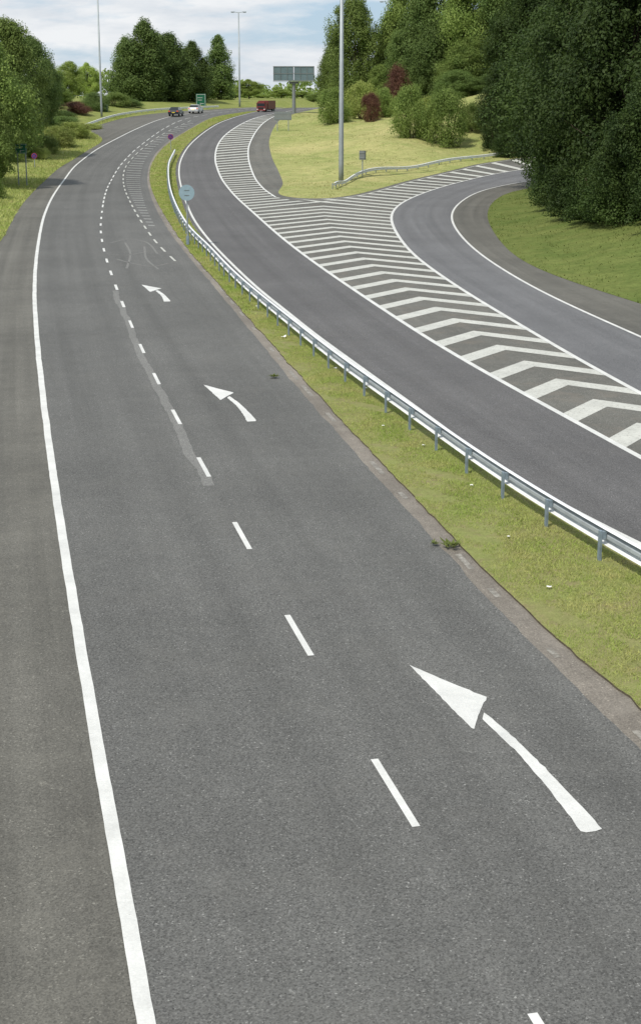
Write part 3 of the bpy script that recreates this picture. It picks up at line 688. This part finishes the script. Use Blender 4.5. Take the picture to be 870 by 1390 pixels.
car(239,158,math.radians(-6),M_carblk,'black hatchback driving away on the carriageway')
car(266,154,math.radians(-8),M_carsil,'silver car driving away round the bend')
P=W(361,151.5); e=empty('lorry',(P[0],P[1],float(g(P[1]))-.1),math.radians(-14),(.70,.7,.58)); thing(e,'red lorry with red body approaching round the bend','lorry')
mk('cab',*merge([box((0,-3.6,1.75),(2.35,1.9,2.1),.15),box((0,-3.5,2.95),(2.1,1.5,.35),.2)]),M_lorry,e)
mk('windscreen',*box((0,-4.57,2.2),(2.0,.05,.8),.02),M_glass,e); mk('grille',*box((0,-4.57,1.2),(1.5,.06,.5)),M_black,e)
mk('cargo_body',*box((0,1.1,2.15),(2.5,7.0,2.5),.05),M_lorry,e); mk('chassis',*box((0,.5,.75),(1.0,8.6,.25)),M_black,e)
for s_ in (-1,1): mk('headlight',*box((s_*.9,-4.58,.85),(.35,.06,.2)),M_lens,e)
mk('bumper',*box((0,-4.5,.6),(2.3,.3,.35),.05),M_lorry,e)
wheelset(e,((-1.05,-3.2),(1.05,-3.2),(-1.05,2.2),(1.05,2.2),(-1.05,3.5),(1.05,3.5)),.5,.3)
# ------------------------------------------------------------ weeds, litter
def litter(px,py,s):
    P=W(px,py); r2=np.random.default_rng(int(px)); V=[];Fc=[]
    for i in range(4):
        for j in range(4): V.append(((i-1.5)*s/3+r2.normal(0,s*.05),(j-1.5)*s/4+r2.normal(0,s*.05),.02+abs(r2.normal(0,s*.14))))
    for i in range(3):
        for j in range(3): a=i*4+j; Fc.append((a,a+4,a+5,a+1))
    o=mk('litter',V,Fc,M_lens); o.location=(P[0],P[1],float(medz(P[None])[0])+.02 if inside(P[None],medpoly)[0] else float(g(P[1]))+.01); thing(o,'crumpled scrap of white litter on the grass','litter','scraps of litter')
for p_ in ((497,532,.10),(745,806,.09),(385,462,.18),(350,420,.15),(640,668,.07),(575,612,.08),(690,738,.06),(520,585,.07),(455,505,.1)): litter(*p_)
def weed(px,py,s,n=60):
    P=W(px,py); r2=np.random.default_rng(int(px)); V=[];Fc=[]
    for i in range(n):
        a=r2.uniform(0,6.28); l=s*r2.uniform(.4,1); el=r2.uniform(.1,.7); b=np.array([r2.normal(0,s*.3),r2.normal(0,s*.3),0]); d=np.array([math.cos(a)*math.cos(el),math.sin(a)*math.cos(el),math.sin(el)])*l
        w=np.array([-math.sin(a),math.cos(a),0])*l*.14; k0=len(V); V+= [b,b+d*.5+w,b+d,b+d*.5-w]; Fc.append((k0,k0+1,k0+2,k0+3))
    o=mk('weed_plant',V,Fc,M_blade3); o.location=(P[0],P[1],float(g(P[1]))+.05); thing(o,'small leafy green weed at the edge of the grass','plant','weeds along the kerb')
for p_ in ((612,745,.22),(590,742,.12),(372,514,.2)): weed(*p_)
# ------------------------------------------------------------ light, sky, camera
el=math.radians(54); az=math.radians(-145)
S=Vector((math.sin(az)*math.cos(el),math.cos(az)*math.cos(el),math.sin(el)))
ld=bpy.data.lights.new('sun','SUN'); ld.energy=4.0; ld.angle=math.radians(.6); ld.color=(1,.95,.87)
lo=bpy.data.objects.new('sun',ld); col.objects.link(lo); lo.rotation_euler=S.to_track_quat('Z','Y').to_euler(); lo.location=(0,0,60)
w=bpy.data.worlds.new('World'); sc.world=w; w.use_nodes=True; nt=w.node_tree; bg=nt.nodes['Background']
sk=nt.nodes.new('ShaderNodeTexSky'); sk.sky_type='NISHITA'; sk.sun_disc=False; sk.sun_elevation=el; sk.sun_rotation=az; sk.dust_density=.3; sk.ozone_density=2.5
gen=coord(nt,'Generated'); mp=N(nt,'ShaderNodeMapping'); mp.inputs['Scale'].default_value=(1,1,4.5); mp.inputs['Location'].default_value=(.35,.1,.2); nt.links.new(gen,mp.inputs['Vector'])
f=noise(nt,mp.outputs[0],7.,9,.55); mask=ramp(nt,f,[(.42,0),(.54,1)])
shade=ramp(nt,noise(nt,mp.outputs[0],12,6,.6),[(.3,(6.2,6.8,7.5)),(.62,(8.8,9.0,9.2))])
blue=mix(nt,.75,sk.outputs[0],(4.6,6.2,8.0))
c=mix(nt,mask,blue,shade); nt.links.new(c,bg.inputs['Color']); bg.inputs['Strength'].default_value=.1
cam=bpy.data.cameras.new('camera'); co=bpy.data.objects.new('camera',cam); col.objects.link(co); sc.camera=co
co.location=(0,0,H); co.rotation_euler=(math.pi/2-PT,0,0)
cam.sensor_fit='VERTICAL'; cam.sensor_height=36; cam.lens=F/1392*36; cam.shift_y=-46/1392; cam.clip_end=9000; cam.clip_start=.1
sc.view_settings.view_transform='Standard'; sc.view_settings.look='None'; sc.view_settings.exposure=0
